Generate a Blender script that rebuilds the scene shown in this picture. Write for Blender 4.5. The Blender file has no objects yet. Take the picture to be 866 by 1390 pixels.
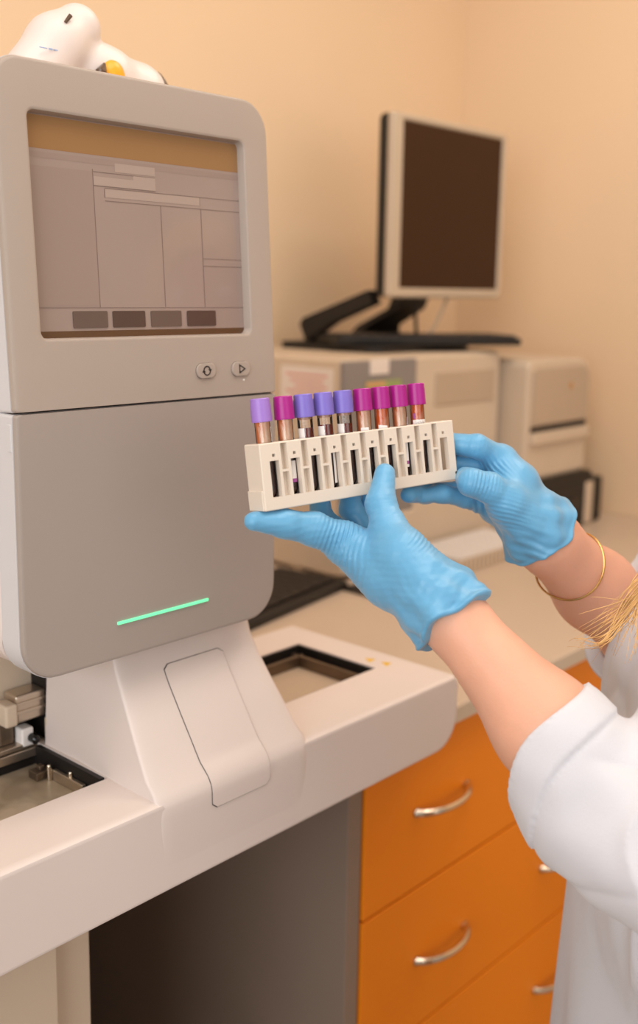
import bpy, bmesh, math, random
import numpy as np
from mathutils import Matrix, Vector
random.seed(4); rng = np.random.RandomState(7)
scn = bpy.context.scene
COL = scn.collection
EYE = 1.40                                   # camera height above the floor; shapes below use heights relative to it

# ------------------------------------------------------------------ camera
PP = np.array([433., 650.]); FPX = 1448.
def _d(px, py): return np.array([px-PP[0], PP[1]-py, FPX])
_X = _d(1770, 415); _X /= np.linalg.norm(_X)
_Y = _d(-1186, 366); _Y -= _X*(_X@_Y); _Y /= np.linalg.norm(_Y)
_Z = np.cross(_X, _Y)
if _Z[1] < 0: _Z = -_Z
RC = np.array([_X, _Y, _Z])                  # lens axes -> room axes
def at(px, py, dep): return RC @ (_d(px, py)/FPX) * dep
cam = bpy.data.cameras.new('camera'); camo = bpy.data.objects.new('camera', cam); COL.objects.link(camo)
m = Matrix.Identity(4)
for i in range(3):
    m[i][0] = RC[i][0]; m[i][1] = RC[i][1]; m[i][2] = -RC[i][2]
m[2][3] = EYE
camo.matrix_world = m
cam.sensor_fit = 'VERTICAL'; cam.sensor_height = 36; cam.lens = FPX/1390*36; cam.shift_y = -45/1390
cam.clip_start = .02
cam.dof.use_dof = True; cam.dof.focus_distance = .93; cam.dof.aperture_fstop = 3.5
scn.camera = camo

# ------------------------------------------------------------------ materials
def lin(c): return tuple(((v/255)/12.92 if v/255 <= .04045 else ((v/255+.055)/1.055)**2.4) for v in c)
def mat(name, c, rough=.5, metal=0., bump=0., bscale=200., var=.03, vscale=6., coat=0., trans=0., sss=0., spec=.5, ior=1.45, emit=None, est=0., sheen=0.):
    M = bpy.data.materials.new(name); M.use_nodes = True; nt = M.node_tree; N = nt.nodes; L = nt.links
    b = N['Principled BSDF']; c = lin(c)
    tc = N.new('ShaderNodeTexCoord')
    n = N.new('ShaderNodeTexNoise'); n.inputs['Scale'].default_value = vscale; n.inputs['Detail'].default_value = 3
    L.new(tc.outputs['Object'], n.inputs['Vector'])
    r = N.new('ShaderNodeValToRGB'); r.color_ramp.elements[0].position = .3; r.color_ramp.elements[1].position = .7
    r.color_ramp.elements[0].color = tuple(v*(1-var) for v in c)+(1,); r.color_ramp.elements[1].color = tuple(min(1, v*(1+var)) for v in c)+(1,)
    L.new(n.outputs['Fac'], r.inputs['Fac']); L.new(r.outputs['Color'], b.inputs['Base Color'])
    b.inputs['Roughness'].default_value = rough; b.inputs['Metallic'].default_value = metal
    b.inputs['Coat Weight'].default_value = coat; b.inputs['Transmission Weight'].default_value = trans
    b.inputs['IOR'].default_value = ior; b.inputs['Specular IOR Level'].default_value = spec
    if sss: b.inputs['Subsurface Weight'].default_value = sss; b.inputs['Subsurface Radius'].default_value = (.012, .005, .003); b.inputs['Subsurface Scale'].default_value = 1.
    if emit: b.inputs['Emission Color'].default_value = lin(emit)+(1,); b.inputs['Emission Strength'].default_value = est
    if sheen: b.inputs['Sheen Weight'].default_value = sheen
    if bump:
        n2 = N.new('ShaderNodeTexNoise'); n2.inputs['Scale'].default_value = bscale; n2.inputs['Detail'].default_value = 4
        L.new(tc.outputs['Object'], n2.inputs['Vector'])
        bp = N.new('ShaderNodeBump'); bp.inputs['Strength'].default_value = bump; bp.inputs['Distance'].default_value = .002
        L.new(n2.outputs['Fac'], bp.inputs['Height']); L.new(bp.outputs['Normal'], b.inputs['Normal'])
    return M
def mix_mat(name, c1, c2, scale, stretch=(1, 1, 1), rough=.4, lo=.4, hi=.6):
    M = mat(name, c1, rough); N = M.node_tree.nodes; L = M.node_tree.links
    tc = N.new('ShaderNodeTexCoord'); mp = N.new('ShaderNodeMapping'); mp.inputs['Scale'].default_value = stretch
    n = N.new('ShaderNodeTexNoise'); n.inputs['Scale'].default_value = scale; n.inputs['Detail'].default_value = 3; n.inputs['Distortion'].default_value = .6
    r = N.new('ShaderNodeValToRGB'); r.color_ramp.elements[0].position = lo; r.color_ramp.elements[1].position = hi
    r.color_ramp.elements[0].color = lin(c1)+(1,); r.color_ramp.elements[1].color = lin(c2)+(1,)
    L.new(tc.outputs['Object'], mp.inputs['Vector']); L.new(mp.outputs['Vector'], n.inputs['Vector'])
    L.new(n.outputs['Fac'], r.inputs['Fac']); L.new(r.outputs['Color'], N['Principled BSDF'].inputs['Base Color'])
    return M
M = dict(
 wall=mat('wall_paint', (236, 207, 172), .8, bump=.1, bscale=120, var=.015, vscale=2),
 ceil=mat('ceiling_paint', (240, 234, 226), .9), floor=mat('floor_vinyl', (150, 130, 112), .5, var=.1, vscale=9),
 grey=mat('grey_plastic', (172, 158, 147), .42, bump=.06, bscale=900, var=.01),
 grey2=mat('grey_panel', (166, 154, 146), .34, bump=.03, bscale=900, var=.01),
 greyedge=mat('grey_plastic_side', (205, 204, 206), .4, var=.01),
 white=mat('white_plastic', (220, 207, 200), .38, bump=.04, bscale=700, var=.01),
 cream=mat('cream_plastic', (205, 186, 164), .5, var=.02),
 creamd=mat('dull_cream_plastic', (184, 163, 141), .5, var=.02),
 black=mat('black_plastic', (24, 20, 18), .5), blackg=mat('gloss_black', (14, 12, 12), .15),
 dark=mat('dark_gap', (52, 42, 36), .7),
 screen=mat('display_glass', (152, 134, 126), .16, var=.05, vscale=9, coat=.4),
 ui_band=mat('display_tan', (150, 112, 72), .16, var=.03, coat=.4), ui_pale=mat('display_pale', (166, 148, 138), .16, coat=.4),
 ui_line=mat('display_line', (122, 104, 96), .2), ui_btn=mat('display_button', (100, 84, 76), .2), ui_btn2=mat('display_button_dark', (82, 64, 58), .2),
 ui_bar=mat('display_dark_bar', (92, 66, 46), .2), ui_mid=mat('display_mid', (150, 131, 122), .16),
 green=mat('green_led', (120, 225, 170), .4, emit=(105, 235, 170), est=.9),
 steel=mix_mat('brushed_steel', (150, 134, 112), (190, 172, 148), 14, (1, 1, 1), .3), 
 metal=mat('satin_metal', (205, 190, 172), .28, metal=.9, var=.04), metald=mat('dull_metal', (120, 104, 88), .4, metal=.8, var=.1, vscale=30),
 rack=mat('rack_plastic', (226, 212, 196), .45, var=.01, bump=.05, bscale=900),
 peg=mat('black_peg', (30, 24, 24), .5),
 counter=mat('countertop_laminate', (200, 180, 160), .4, var=.02), cedge=mat('laminate_edge', (205, 188, 168), .5),
 orange=mat('orange_laminate', (240, 136, 14), .45, var=.03, vscale=3), gpanel=mat('grey_brown_panel', (140, 122, 108), .6),
 chrome=mat('chrome', (215, 200, 180), .2, metal=1.), gold=mat('gold', (214, 170, 105), .25, metal=1.),
 cap_l=mat('lilac_cap', (160, 122, 205), .38, var=.02), cap_v=mat('violet_cap', (128, 112, 200), .38, var=.02), cap_m=mat('magenta_cap', (168, 28, 132), .36, var=.02),
 blood=mat('blood', (62, 12, 10), .18, coat=.5), bloodtop=mat('bright_blood', (120, 22, 12), .2, coat=.5),
 label=mat('white_label', (236, 230, 226), .6), label_p=mat('purple_label', (160, 80, 150), .6), ink=mat('black_ink', (40, 30, 34), .6),
 glove=mat('blue_nitrile', (100, 166, 206), .36, var=.04, vscale=40, bump=.12, bscale=260, sheen=.15),
 skin=mat('skin', (226, 170, 142), .5, var=.05, vscale=25, bump=.12, bscale=500, sss=.25),
 coat=mat('white_coat_cotton', (212, 211, 216), .85, bump=.25, bscale=1200, var=.01, sheen=.2),
 seam=mat('seam_thread', (190, 188, 196), .9), hair=mat('blonde_hair', (236, 186, 120), .4, var=.25, vscale=60), trousers=mat('white_trousers', (222, 220, 224), .9), shoe=mat('white_shoe', (210, 208, 206), .5),
 lip=mat('lips', (190, 110, 100), .4), eyew=mat('eye_white', (235, 232, 228), .2), iris=mat('iris', (80, 90, 90), .2),
 mon=mat('silver_plastic', (192, 174, 152), .4), monscr=mat('dark_lcd', (58, 33, 15), .4, var=.08, vscale=2, spec=.2),
 key=mat('black_keycap', (34, 28, 26), .5), yellow=mat('yellow_sticker', (225, 180, 40), .5), amber=mat('amber_plastic', (235, 165, 40), .35),
 bluegrey=mat('blue_grey_plastic', (136, 128, 124), .45), paper=mat('paper', (228, 216, 206), .8), pink=mat('pink_print', (214, 150, 140), .8), lgreen=mat('green_print', (150, 160, 100), .8), blueink=mat('blue_print', (150, 170, 205), .6),
 tape=mat('orange_print', (214, 160, 110), .8), lens=mat('brown_lens', (90, 70, 55), .2),
 smear=mix_mat('blood_smear', (240, 212, 186), (214, 122, 70), 120, (1, 1, .25), .25, .42, .62),
 smear2=mix_mat('blood_smear_orange', (240, 200, 168), (224, 104, 44), 100, (1, 1, .35), .25, .4, .58),
 pinkhaze=mat('pink_tinted_wall', (196, 150, 130), .25),
)
g = bpy.data.materials.new('clear_glass'); g.use_nodes = True
nt = g.node_tree; nt.nodes.clear()
o_ = nt.nodes.new('ShaderNodeOutputMaterial'); mx = nt.nodes.new('ShaderNodeMixShader'); tr = nt.nodes.new('ShaderNodeBsdfTransparent'); gl = nt.nodes.new('ShaderNodeBsdfGlossy'); fr = nt.nodes.new('ShaderNodeFresnel')
gl.inputs['Roughness'].default_value = .06; tr.inputs['Color'].default_value = (.97, .95, .93, 1); fr.inputs['IOR'].default_value = 1.5
nt.links.new(fr.outputs[0], mx.inputs[0]); nt.links.new(tr.outputs[0], mx.inputs[1]); nt.links.new(gl.outputs[0], mx.inputs[2]); nt.links.new(mx.outputs[0], o_.inputs[0])
M['glass'] = g

# ------------------------------------------------------------------ scene-tree helpers
ORG = {}
def thing(name, label, cat, loc=(0, 0, 0), group=None, mw=None):
    o = bpy.data.objects.new(name, None); COL.objects.link(o); o.empty_display_size = .05
    if mw is not None: o.matrix_world = mw; ORG[o.name] = None
    else:
        o.location = (loc[0], loc[1], loc[2]+EYE); ORG[o.name] = np.array([loc[0], loc[1], loc[2]+EYE])
    o['label'] = label; o['category'] = cat
    if group: o['group'] = group
    return o
class G:                                     # vertex/face collector
    def __init__(s): s.v = []; s.f = []
    def add(s, vs, fs):
        n = len(s.v); s.v += [tuple(map(float, p)) for p in vs]; s.f += [tuple(i+n for i in f) for f in fs]; return s
    def loft(s, loops, cap0=True, cap1=True, closed=True):
        n = len(loops[0]); vs = [p for l in loops for p in l]; fs = []
        for k in range(len(loops)-1):
            for i in range(n if closed else n-1):
                j = (i+1) % n; fs.append((k*n+i, k*n+j, (k+1)*n+j, (k+1)*n+i))
        if cap0: fs.append(tuple(range(n))[::-1])
        if cap1: fs.append(tuple((len(loops)-1)*n+i for i in range(n)))
        return s.add(vs, fs)
    def ring(s, loops):                      # closed in both directions
        return s.loft(loops+[loops[0]], False, False)
    def box(s, x0, x1, y0, y1, z0, z1, b=0.):
        bm = bmesh.new(); r = bmesh.ops.create_cube(bm, size=1)
        for v in bm.verts: v.co = Vector(((x0+x1)/2+v.co.x*(x1-x0), (y0+y1)/2+v.co.y*(y1-y0), (z0+z1)/2+v.co.z*(z1-z0)))
        if b: bmesh.ops.bevel(bm, geom=list(bm.edges), offset=b, segments=3, profile=.5, affect='EDGES')
        bm.verts.index_update(); s.add([v.co for v in bm.verts], [tuple(v.index for v in f.verts) for f in bm.faces]); bm.free(); return s
    def tube(s, pts, r, n=10, cap=True):
        pts = [np.array(p, float) for p in pts]; rr = r if hasattr(r, '__len__') else [r]*len(pts); loops = []; ref = None
        for i, p in enumerate(pts):
            d = pts[min(i+1, len(pts)-1)]-pts[max(i-1, 0)]; d = d/(np.linalg.norm(d)+1e-9)
            if ref is None: ref = np.array([0, 0, 1.]) if abs(d[2]) < .9 else np.array([1., 0, 0])
            a = np.cross(d, ref); a /= np.linalg.norm(a)+1e-9; b = np.cross(a, d); ref = b
            loops.append([p+rr[i]*(math.cos(t)*a+math.sin(t)*b) for t in np.linspace(0, 2*math.pi, n, endpoint=False)])
        return s.loft(loops, cap, cap)
    def lathe(s, prof, n=28, c=(0, 0, 0), rib=None):   # prof: (r, z)
        loops = []
        for k, (r, z) in enumerate(prof):
            l = []
            for i in range(n):
                q = r
                if rib and rib[0](k): q = r+(rib[1] if i % 2 else 0)
                t = 2*math.pi*i/n; l.append((c[0]+q*math.cos(t), c[1]+q*math.sin(t), c[2]+z))
            loops.append(l)
        return s.loft(loops, prof[0][0] > 0, prof[-1][0] > 0)
    def xf(s, mfun): s.v = [tuple(map(float, mfun(np.array(p)))) for p in s.v]; return s
def obj(name, g_, m_, parent=None, local=False, smooth=True, angle=35, label=None):
    me = bpy.data.meshes.new(name)
    if isinstance(g_, tuple): v, f = g_
    else: v, f = g_.v, g_.f
    v = np.array(v, float).reshape(-1, 3)
    org = np.zeros(3)
    if not local:
        v = v+np.array([0, 0, EYE]); p = parent
        while p is not None and p.parent is not None: p = p.parent
        if p is not None and ORG.get(p.name) is not None: org = ORG[p.name]
        elif parent is None: org = np.array([(v[:, 0].min()+v[:, 0].max())/2, (v[:, 1].min()+v[:, 1].max())/2, v[:, 2].min()])
    me.from_pydata((v-org).tolist(), [], [tuple(int(i) for i in q) for q in f])
    bm = bmesh.new(); bm.from_mesh(me); bmesh.ops.recalc_face_normals(bm, faces=bm.faces); bm.to_mesh(me); bm.free()
    me.materials.append(m_ if not isinstance(m_, str) else M[m_])
    if smooth:
        me.shade_smooth()
        if angle: me.set_sharp_from_angle(angle=math.radians(angle))
    o = bpy.data.objects.new(name, me); COL.objects.link(o)
    if smooth and angle and name != 'cutter' and name not in ('rack_body', 'base_housing'):
        wn = o.modifiers.new('normals', 'WEIGHTED_NORMAL'); wn.keep_sharp = True; wn.weight = 80
    if parent is not None: o.parent = parent
    elif not local: o.location = org
    if label: o['label'] = label
    return o
def tag(o, label, cat, group=None):
    o['label'] = label; o['category'] = cat
    if group: o['group'] = group
    return o
def struct(name, g_, m_): o = obj(name, g_, m_, smooth=False); o['kind'] = 'structure'; return o
def rrect(x0, x1, y0, y1, r, n=6):
    if not hasattr(r, '__len__'): r = [r]*4  # order: (x1,y1),(x0,y1),(x0,y0),(x1,y0)
    out = []
    for (cx, cy, a0, rr) in ((x1-r[0], y1-r[0], 0, r[0]), (x0+r[1], y1-r[1], 90, r[1]), (x0+r[2], y0+r[2], 180, r[2]), (x1-r[3], y0+r[3], 270, r[3])):
        for k in range(n+1):
            t = math.radians(a0+90*k/n); out.append((cx+rr*math.cos(t), cy+rr*math.sin(t)))
    return out
def boolean(o, cut):
    md = o.modifiers.new('cut', 'BOOLEAN'); md.operation = 'DIFFERENCE'; md.solver = 'EXACT'; md.object = cut
    bpy.context.view_layer.update()
    dg = bpy.context.evaluated_depsgraph_get(); me = bpy.data.meshes.new_from_object(o.evaluated_get(dg)); o.modifiers.clear(); old = o.data; o.data = me
    me.shade_smooth(); me.set_sharp_from_angle(angle=math.radians(30))
    bpy.data.objects.remove(cut, do_unlink=True)
    if not o.modifiers: wn = o.modifiers.new('normals', 'WEIGHTED_NORMAL'); wn.keep_sharp = True; wn.weight = 80
def ss(a, b, x): t = np.clip((x-a)/(b-a), 0, 1); return t*t*(3-2*t)

# ------------------------------------------------------------------ soft-body surface from distance fields
def smin(a, b, k):
    if k <= 0: return np.minimum(a, b)
    h = np.clip(.5+.5*(b-a)/k, 0, 1); return b*(1-h)+a*h-k*h*(1-h)
def cap(P, a, b, ra, rb):
    a = np.asarray(a, float); b = np.asarray(b, float); ab = b-a; t = np.clip((P-a)@ab/(ab@ab), 0, 1)
    return np.linalg.norm(P-a-t[..., None]*ab, axis=-1)-(ra+(rb-ra)*t)
def chain(P, pts, rs, k):
    d = None
    for i in range(len(pts)-1):
        c = cap(P, pts[i], pts[i+1], rs[i], rs[i+1]); d = c if d is None else smin(d, c, k)
    return d
def ell(P, c, r, ax=None):
    q = P-np.asarray(c, float)
    if ax is not None: q = q@np.array(ax, float).T
    q = q/np.asarray(r, float); l = np.linalg.norm(q, axis=-1); return (l-1)*min(r)
def nets(f, lo, hi, h, blk=24):
    lo = np.array(lo, float); hi = np.array(hi, float); n = np.ceil((np.array(hi)-lo)/h).astype(int)+1; n = ((n+blk-1)//blk)*blk
    V = np.ones(tuple(n), np.float32)
    nb = n//blk; rad = blk*h*.9+.012
    idx = np.stack(np.meshgrid(*[np.arange(k) for k in nb], indexing='ij'), -1).reshape(-1, 3)
    cen = lo+(idx*blk+blk/2)*h; dc = f(cen)
    off = np.stack(np.meshgrid(*[np.arange(blk)]*3, indexing='ij'), -1).reshape(-1, 3)
    for i, d in zip(idx, dc):
        a = i*blk; sl = tuple(slice(a[k], a[k]+blk) for k in range(3))
        if abs(d) > rad: V[sl] = np.sign(d); continue
        V[sl] = f(lo+(a+off)*h).reshape(blk, blk, blk)
    S = V < 0
    c = S[:-1, :-1, :-1].astype(np.int8)
    for dx, dy, dz in ((0,0,1),(0,1,0),(0,1,1),(1,0,0),(1,0,1),(1,1,0),(1,1,1)):
        c = c+S[dx:S.shape[0]-1+dx, dy:S.shape[1]-1+dy, dz:S.shape[2]-1+dz]
    act = (c > 0) & (c < 8); ci = np.argwhere(act); num = -np.ones(act.shape, np.int64); num[act] = np.arange(len(ci))
    acc = np.zeros((len(ci), 3)); cnt = np.zeros(len(ci))
    cor = [(0,0,0),(0,0,1),(0,1,0),(0,1,1),(1,0,0),(1,0,1),(1,1,0),(1,1,1)]
    vals = [V[ci[:,0]+a, ci[:,1]+b, ci[:,2]+e] for a,b,e in cor]
    for i in range(8):
        for j in range(i+1, 8):
            A = np.array(cor[i]); B = np.array(cor[j])
            if abs(A-B).sum() != 1: continue
            mk = (vals[i] < 0) != (vals[j] < 0); t = vals[i]/(vals[i]-vals[j]+1e-12)
            acc[mk] += (A+t[mk][:, None]*(B-A)); cnt[mk] += 1
    vs = lo+(ci+acc/cnt[:, None])*h; fs = []
    for ax in range(3):
        sh = [slice(1, -1)]*3; s0 = list(sh); s1 = list(sh); s0[ax] = slice(0, -1); s1[ax] = slice(1, None)
        ch = np.argwhere(S[tuple(s0)] != S[tuple(s1)]); 
        base = ch.copy(); 
        for k in range(3):
            if k != ax: base[:, k] += 1
        u, w = [k for k in range(3) if k != ax]
        q = []
        for du, dw in ((1, 1), (0, 1), (0, 0), (1, 0)):
            c2 = base.copy(); c2[:, u] -= du; c2[:, w] -= dw; q.append(num[c2[:,0], c2[:,1], c2[:,2]])
        q = np.stack(q, -1); q = q[(q >= 0).all(1)]; fs.append(q)
    return vs, np.concatenate(fs)
def fnoise(P, s, seed=0):                    # cheap smooth pseudo-noise
    r = np.random.RandomState(int(seed*10)); o = 0
    for k in range(5):
        w = r.normal(size=3)*s*(1+.35*k); o = o+np.sin(P@w+r.uniform(0, 6.28)+.8*np.sin(P@(r.normal(size=3)*s*.7)))/(1+.25*k)
    return o/3

# ================================================================== ROOM
XW, YW, FL = 2.56, 1.80, -EYE
struct('wall_back', G().box(-2.2, XW+.1, YW, YW+.1, FL, 1.4), 'wall')
struct('wall_right', G().box(XW, XW+.1, -3.2, YW, FL, 1.4), 'wall')
struct('floor', G().box(-2.2, XW+.1, -3.2, YW+.1, FL-.05, FL), 'floor')
struct('ceiling', G().box(-2.2, XW+.1, -3.2, YW+.1, 1.4, 1.45), 'ceil')
struct('baseboard_right', G().box(XW-.015, XW, -3.2, .6, FL, FL+.08, .003), 'cedge')

# ================================================================== FURNITURE
CT = -.567
t = thing('countertop', 'long cream laminate worktop running beneath all the machines', 'worktop', (1.1, 1.3, CT-.028))
obj('slab', G().box(-.3, XW-.002, .80, YW-.002, CT-.028, CT, .004), 'counter', t)
obj('edge_band', G().box(-.3, XW-.002, .7988, .801, CT-.026, CT-.003, .0004), 'cedge', t)
def handle(x, z, parent):
    gh = G(); y0 = .818; pts = []
    for k in range(17):
        u = -1+k/8; pts.append((x+u*.062, y0-.004-.022*(1-u*u)**.6, z-.002))
    gh.tube(pts, [.0052-.0012*math.cos(k/16*2*math.pi) for k in range(17)], 10)
    for sx in (-1, 1): gh.lathe([(.0065, 0), (.0065, .004), (.004, .006)], 14).xf(lambda p: p)
    obj('handle', gh.xf(lambda p: p), 'chrome', parent, label='bowed satin chrome handle')
def handle2(x, z, parent):
    gh = G(); y0 = .8195; pts = []
    for k in range(19):
        u = -1+k/9; pts.append((x+u*.062, y0-.026*max(0, 1-u**2)**.7, z+.0))
    gh.tube(pts, [.0048+.001*abs(1-k/9) for k in range(19)], 10)
    for sx in (-1, 1):
        cx = x+sx*.060; gh.loft([[(cx+.007*math.cos(a), y0-yy, z+.007*math.sin(a)) for a in np.linspace(0, 6.283, 14, endpoint=False)] for yy in (0, .003)])
    obj('handle', gh, 'chrome', parent, label='bowed satin chrome handle')
t = thing('drawer_cabinet', 'wide orange drawer unit with bowed chrome handles under the worktop', 'cabinet', (1.36, 1.2, FL))
obj('carcass', G().box(1.003, 1.72, .842, 1.70, FL+.09, CT-.029, .001), 'orange', t)
obj('side_panel', G().box(.974, 1.001, .822, 1.72, FL, CT-.029, .001), 'gpanel', t, label='grey brown side panel facing the knee space')
obj('plinth', G().box(1.02, 1.70, .88, 1.65, FL, FL+.09, .001), 'cedge', t)
for z1, z0 in ((CT-.031, -.829), (-.833, -1.055), (-1.059, -1.30)):
    d = obj('drawer', G().box(1.006, 1.716, .82, .841, z0, z1, .0015), 'orange', t)
    zh = -.712 if z1 > -.7 else (-.945 if z1 > -.9 else -1.17)
    for xh in (1.176, 1.52): handle2(xh+(.012 if z1 < -.8 else 0), zh, d)
t = thing('base_cabinet', 'pale cream cabinet at the left of the dark knee space', 'cabinet', (.2, 1.2, FL))
obj('carcass', G().box(-.25, .593, .85, 1.70, FL+.09, CT-.029, .001), 'cream', t)
dd = obj('door', G().box(-.245, .541, .83, .849, FL+.1, CT-.034, .002), 'cream', t)
obj('handle', G().tube([(.50, .83, -.75), (.50, .805, -.76), (.50, .805, -.87), (.50, .83, -.88)], .005, 10), 'chrome', dd)
obj('plinth', G().box(-.24, .58, .88, 1.65, FL, FL+.09, .001), 'cedge', t)
tag(obj('back_panel', G().box(.594, .973, 1.69, 1.71, FL, CT-.029, .001), 'gpanel'), 'grey brown board closing the knee space between the two cabinets', 'panel')

# ================================================================== BLOOD ANALYSER
t = AN = thing('blood_analyzer', 'large grey and white blood analyser with built-in touch display and green light line', 'blood analyser', (.63, .86, CT))
XL, XR = .478, .784
on = np.array([0, .771, -.105]); vv = np.array([0, .0195, .295]); vv /= np.linalg.norm(vv); nn = np.array([0, -vv[2], vv[1]])
def T(x, v, n): p = on+vv*v+nn*n; return (x, p[1], p[2])
def TL(loop, n): return [T(x, v, n) for x, v in loop]
VT = .288
def outer(e): return rrect(XL+e, XR-e, .0005+e*.1, VT-e, [.032-e, .026-e, .003, .003], 8)
def hole(e): return rrect(.5090-e, .7500+e, .0610-e, .2460+e, .006+e*.8, 8)
b = G()
b.ring([TL(outer(.0), -.03), TL(outer(0), -.004), TL(outer(.0012), -.0012), TL(outer(.004), 0), TL(hole(.0035), 0), TL(hole(.0012), -.0012), TL(hole(0), -.006), TL(hole(0), -.012), TL(hole(0), -.03)])
bez = obj('display_bezel', b, 'grey', t)
sc = obj('touch_display', G().loft([TL(rrect(.507, .752, .059, .248, .004, 8), -.013), TL(rrect(.507, .752, .059, .248, .004, 8), -.0095)]), 'screen', t)
def ui(name, x0, x1, v0, v1, m_, n=-.0091, p=sc):
    n = -.0095+(n+.0095)*.22+.00003
    return obj(name, G().loft([TL([(x0, v0), (x1, v0), (x1, v1), (x0, v1)], n-.00008), TL([(x0, v0), (x1, v0), (x1, v1), (x0, v1)], n)]), m_, p, smooth=False)
ui('title_band', .5092, .7498, .2180, .2450, 'ui_band')
ui('toolbar', .5092, .7498, .2105, .2155, 'ui_mid')
ui('side_pane', .5092, .5755, .088, .2040, 'ui_mid')
for (a, b_, c, d_) in ((.588, .6985, .1828, .1900), (.60, .645, .2055, .2130), (.6200, .645, .1925, .2040), (.5765, .62, .1925, .2000)):
    ui('form_field', a, b_, c, d_, 'ui_pale', -.0087)
for (x0, x1, v0, v1) in ((.5755, .5761, .087, .206), (.6497, .6503, .087, .1795), (.6988, .6994, .087, .1795), (.5875, .7498, .1795, .1800), (.5765, .645, .2037, .2041), (.588, .7498, .1905, .1909),
                         (.6994, .7498, .126, .1265), (.6994, .7498, .133, .1334), (.5092, .7498, .0865, .0869), (.5765, .645, .1918, .1922), (.5872, .5876, .1825, .19), (.6980, .6984, .1825, .1905)):
    ui('grid_line', x0, x1, v0, v1, 'ui_line', -.0085)
for k, x0 in enumerate((.5462, .5884, .6317, .6753)):
    xs = x0+.0365
    obj('screen_button', G().loft([TL(rrect(x0, xs, .0692, .0838, .0012, 3), -.0092), TL(rrect(x0, xs, .0692, .0838, .0012, 3), -.0086)]), 'ui_btn2' if k in (1, 3) else 'ui_btn', sc)
ui('status_bar', .5092, .7498, .0610, .0668, 'ui_bar')
def pill(cx, cv, hw, hh, m_, n0, n1, name, p):
    e = .0012
    return obj(name, G().loft([TL(rrect(cx-hw, cx+hw, cv-hh, cv+hh, hh*.98, 8), n0), TL(rrect(cx-hw, cx+hw, cv-hh, cv+hh, hh*.98, 8), n1-.0006), TL(rrect(cx-hw+e, cx+hw-e, cv-hh+e, cv+hh-e, (hh-e)*.98, 8), n1)]), m_, p)
for cx, kind in ((.6875, 0), (.7335, 1)):
    bt = pill(cx, .0262, .0122, .0072, 'grey', -.002, .0022, 'control_button', t)
    pill(cx, .0262, .0131, .0081, 'dark', -.002, .0003, 'button_recess', bt)
    if kind:
        tri = [(cx-.0035, .0262-.0048), (cx+.0052, .0262), (cx-.0035, .0262+.0048)]; k = .62; c0 = (cx-.0006, .0262)
        inn = [(c0[0]+(x-c0[0])*k, c0[1]+(v-c0[1])*k) for x, v in tri]
        obj('play_symbol', G().ring([TL(tri, .0020), TL(tri, .0026), TL(inn, .0026), TL(inn, .0020)]), 'ink', bt)
    else:
        gg = G()
        for a0, a1 in ((20, 165), (200, 345)):
            an = np.radians(np.linspace(a0, a1, 12)); R1, R2 = .0047, .0036
            lp = [(cx+R1*math.cos(a), .0262+R1*math.sin(a)) for a in an]+[(cx+R2*math.cos(a), .0262+R2*math.sin(a)) for a in an[::-1]]
            gg.loft([TL(lp, .0021), TL(lp, .0026)])
            a = math.radians(a0); px_, pv = cx+.00415*math.cos(a), .0262+.00415*math.sin(a); s = 1 if a0 < 90 else -1
            gg.loft([TL([(px_-.0022*s, pv), (px_+.0022*s, pv), (px_+.0004*s, pv-.0028*s)], q) for q in (.0021, .0026)])
        obj('reset_symbol', gg, 'ink', bt)
obj('indicator_dot', G().loft([TL(rrect(.7365, .7385, .014, .016, .0009, 4), q) for q in (-.001, .0005)]), 'label', t)
# lower front panel
def low(e, y): return [(x, y, z) for x, z in rrect(XL+e, XR-e, -.342+e, -.1062-e*.1, [.003, .003, .036-e, .036-e], 8)]
obj('front_panel', G().loft([low(.0, .805), low(0, .775), low(.0012, .7722), low(.004, .771)]), 'grey2', t)
obj('panel_gap', G().box(XL+.002, XR-.002, .778, .80, -.1085, -.103), 'dark', t)
lt = [(.5770, -.3078), (.6880, -.3078), (.6880, -.3052), (.5770, -.3052)]
obj('status_light', G().loft([[(x, .7695, z) for x, z in lt], [(x, .772, z) for x, z in lt]]), 'green', t, label='thin glowing green status line')
obj('side_latch', G().box(XL-.0012, XL+.002, .7775, .784, -.138, -.1145, .0008), 'greyedge', t)
# side flange of the panel and bezel (paler moulded edge)
def sh(y, e, zb=-.339, top=None): return [(x, y, z) for x, z in rrect(XL-.004+e, XR+.001-e, zb+e, (.176 if top is None else top)-e, [.034, .028, .04, .04], 8)]
obj('rear_housing', G().loft([sh(.800, .012), sh(.802, .004), sh(.808, 0), sh(.94, -.002), sh(1.02, 0, top=.172), sh(1.045, .02, top=.165)]), 'white', t, label='white rear shell of the tower')
obj('panel_rim', G().ring([low(-.0006, .776), low(-.0006, .803), low(.004, .803), low(.004, .776)]), 'greyedge', t)
obj('bezel_rim', G().ring([TL(outer(-.0006), -.006), TL(outer(-.0006), -.029), TL(outer(.004), -.029), TL(outer(.004), -.006)]), 'greyedge', t)
# base
def bs(y, e): return [(x, y, z) for x, z in rrect(.16+e, 1.066-e, CT+.002+e, -.472-e, [.010, .010, .03, .040], 8)]
base = obj('base_housing', G().loft([bs(.722, .006), bs(.7232, .0025), bs(.7262, .0006), bs(.731, 0), bs(1.006, 0), bs(1.013, .004)]), 'white', t)
cut = obj('cutter', G().box(.19, .5845, .801, .985, -.500, -.4).box(.806, 1.008, .811, .946, -.500, -.4), 'dark', None)
cut.data.transform(Matrix.Translation(cut.location-base.parent.location)); cut.location = (0, 0, 0); cut.parent = t
boolean(base, cut)
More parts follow.
